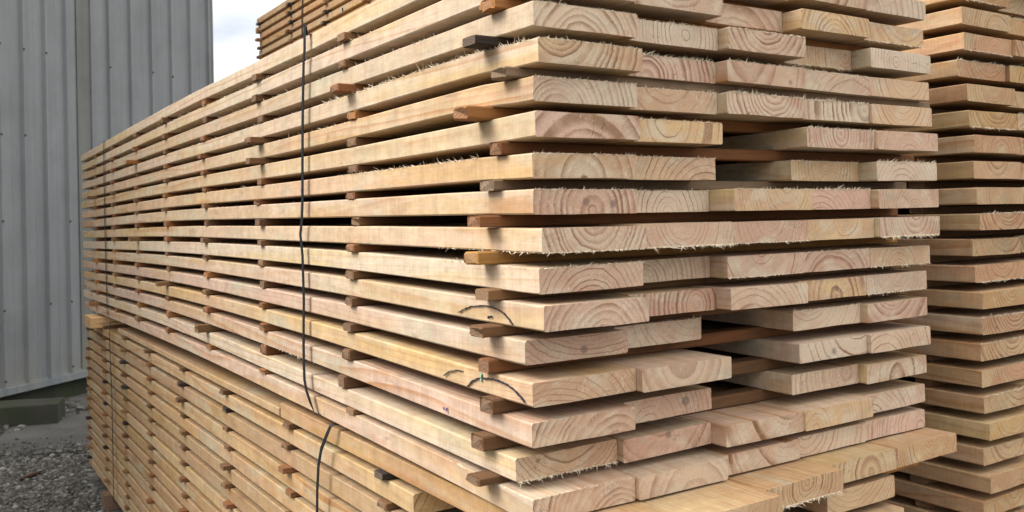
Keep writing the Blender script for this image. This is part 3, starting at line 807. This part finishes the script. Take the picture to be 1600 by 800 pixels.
for p0, d, rng, ph, pit in ((startP, d1, range(24, 29), .212+.015, .232), (cornerP+d2*.012, d2, range(6), .16+.015, .222)):
    nrm = Vector((d.y, -d.x, 0))
    for zz in (-.72, -.17, .52, 1.2, 1.9):
        for i in rng:
            if RND.random() < .55: continue
            q = p0+d*(ph+pit*i)+nrm*.030
            o = bpy.data.objects.new('fixing_screw', scr_me); COL.objects.link(o); o.parent = shed
            o.location = loc((q.x, q.y, zz+RND.uniform(-.01, .01))); o.rotation_euler = nrm.to_track_quat('Z', 'Y').to_euler()
slab(startP, d1, 7.0, GROUND-.02, ZB-.036, -.02, .25, 'plinth', M_PLINTH)
slab(cornerP, d2, 1.34, GROUND-.02, ZB-.036, -.02, .25, 'plinth', M_PLINTH)
# rough concrete block at the wall's foot
mb = MB(); nx = 14
bl = .95; bw = .26; bh = .150
for i in range(nx+1):
    a = -bl+bl*i/nx
    for (y, z) in ((0, 0), (0, bh*.6), (0.004, bh-.008), (.012, bh), (bw*.5, bh), (bw, bh), (bw, 0)):
        j = .006*noise.noise(Vector((a*6, y*9, z*12)))
        mb.v.append((a, y+j, z+j*(1 if z > 0 else 0)))
for i in range(nx):
    for j in range(6):
        a = i*7+j; mb.f.append((a, a+7, a+8, a+1)); mb.m.append(0)
mb.f.append(tuple(range(7))); mb.m.append(0); mb.f.append(tuple(reversed(range(nx*7, nx*7+7)))); mb.m.append(0)
o = mb.build('concrete_block', M_BLOCK); o.location = (.03, 6.33, GROUND+.01); o.rotation_euler.z = math.radians(-17)
tag(o, 'long low worn concrete block lying along the foot of the shed wall', 'block')
# scrap of wood on the gravel
mb = MB()
vs = []
for i, (x, w_, h) in enumerate(((0, .008, .006), (.03, .014, .012), (.09, .015, .013), (.14, .013, .012), (.165, .006, .006))):
    vs += [(x, -w_, .002), (x, w_, .0), (x, w_*.9, h), (x, -w_, h*1.1)]
mb.add(vs, [(i*4+j, i*4+(j+1) % 4, i*4+4+(j+1) % 4, i*4+4+j) for i in range(4) for j in range(4)] + [(3, 2, 1, 0), (16, 17, 18, 19)])
o = mb.build('wood_scrap', M_STICK); o.location = (-.335, 4.80, GROUND+.012); o.rotation_euler.z = math.radians(40); o['tint'] = [.09, .06, .04]
tag(o, 'dark broken piece of wood lying alone on the gravel', 'wood scrap')

# ------------------------------------------------------------------ sky and sun
SUN_DIR = Vector((-1.0, .30, .92)).normalized()
el = math.asin(SUN_DIR.z); az = math.atan2(SUN_DIR.x, SUN_DIR.y)
wd = bpy.data.worlds.new('World'); scene.world = wd; wd.use_nodes = True
nt = wd.node_tree; bg = nt.nodes['Background']
sky = nt.nodes.new('ShaderNodeTexSky'); sky.sky_type = 'NISHITA'; sky.sun_disc = False
sky.sun_elevation = el; sky.sun_rotation = az; sky.air_density = 1.0; sky.dust_density = 2.0; sky.ozone_density = 1.0
tc = nt.nodes.new('ShaderNodeTexCoord')
mp = nt.nodes.new('ShaderNodeMapping'); mp.inputs['Scale'].default_value = (1, 1, 2.6)
nt.links.new(tc.outputs['Generated'], mp.inputs['Vector'])
cn = nt.nodes.new('ShaderNodeTexNoise'); cn.inputs['Scale'].default_value = 2.6; cn.inputs['Detail'].default_value = 6; cn.inputs['Roughness'].default_value = .55
nt.links.new(mp.outputs[0], cn.inputs['Vector'])
cr = nt.nodes.new('ShaderNodeValToRGB'); cr.color_ramp.elements[0].position = .34; cr.color_ramp.elements[0].color = (.35,.35,.35,1)
cr.color_ramp.elements[1].color = (1,1,1,1); cr.color_ramp.elements[1].position = .56


sp = nt.nodes.new('ShaderNodeSeparateXYZ'); nt.links.new(tc.outputs['Generated'], sp.inputs[0])
zr = nt.nodes.new('ShaderNodeValToRGB'); zr.color_ramp.elements[0].position = .22; zr.color_ramp.elements[0].color = (.41,.425,.455,1)
zr.color_ramp.elements[1].position = .62; zr.color_ramp.elements[1].color = (1, 1, 1, 1)
nt.links.new(sp.outputs[2], zr.inputs[0])
ml = nt.nodes.new('ShaderNodeMix'); ml.data_type = 'RGBA'; ml.blend_type = 'MULTIPLY'; ml.inputs[0].default_value = 1
#; cr.color_ramp.elements[1].color = (1, 1, 1, 1)
nt.links.new(cn.outputs['Fac'], cr.inputs[0])
mx = nt.nodes.new('ShaderNodeMix'); mx.data_type = 'RGBA'
nt.links.new(cr.outputs[0], mx.inputs[0]); nt.links.new(sky.outputs[0], mx.inputs[6]); mx.inputs[7].default_value = (13.0, 12.7, 12.3, 1)
nt.links.new(mx.outputs[2], ml.inputs[6]); nt.links.new(zr.outputs[0], ml.inputs[7]); nt.links.new(ml.outputs[2], bg.inputs['Color']); bg.inputs['Strength'].default_value = .138
bg.inputs['Strength'].default_value = .138
sd = bpy.data.lights.new('sun', 'SUN'); sd.energy = 2.6; sd.angle = math.radians(30); sd.color = (1, .975, .945)
so = bpy.data.objects.new('sun', sd); COL.objects.link(so)
so.rotation_euler = SUN_DIR.to_track_quat('Z', 'Y').to_euler()

# ------------------------------------------------------------------ camera
cx, cy, cz, yaw, pitch, roll, f, shy = -.7519, -1.1059, .4517, .5758, .0068, -.0216, 1403.98, -67.48
fw = Vector((math.sin(yaw)*math.cos(pitch), math.cos(yaw)*math.cos(pitch), math.sin(pitch)))
rt = Vector((math.cos(yaw), -math.sin(yaw), 0)); up = rt.cross(fw)
r2 = math.cos(roll)*rt+math.sin(roll)*up; u2 = -math.sin(roll)*rt+math.cos(roll)*up
cd = bpy.data.cameras.new('camera'); co = bpy.data.objects.new('camera', cd); COL.objects.link(co)
mw = Matrix.Identity(4)
for i in range(3): mw[i][0], mw[i][1], mw[i][2], mw[i][3] = r2[i], u2[i], -fw[i], (cx, cy, cz)[i]
co.matrix_world = mw
cd.sensor_width = 36; cd.lens = f/1600*36; cd.shift_y = shy/1600
cd.clip_start = .05; cd.clip_end = 2000
cd.dof.use_dof = True; cd.dof.focus_distance = 1.9; cd.dof.aperture_fstop = 9
scene.camera = co
vs_ = scene.view_settings
vs_.view_transform = 'Standard'; vs_.look = 'None'; vs_.gamma = 1; vs_.use_curve_mapping = False; vs_.exposure = .88
scene.cycles.max_bounces = 8; scene.cycles.diffuse_bounces = 5
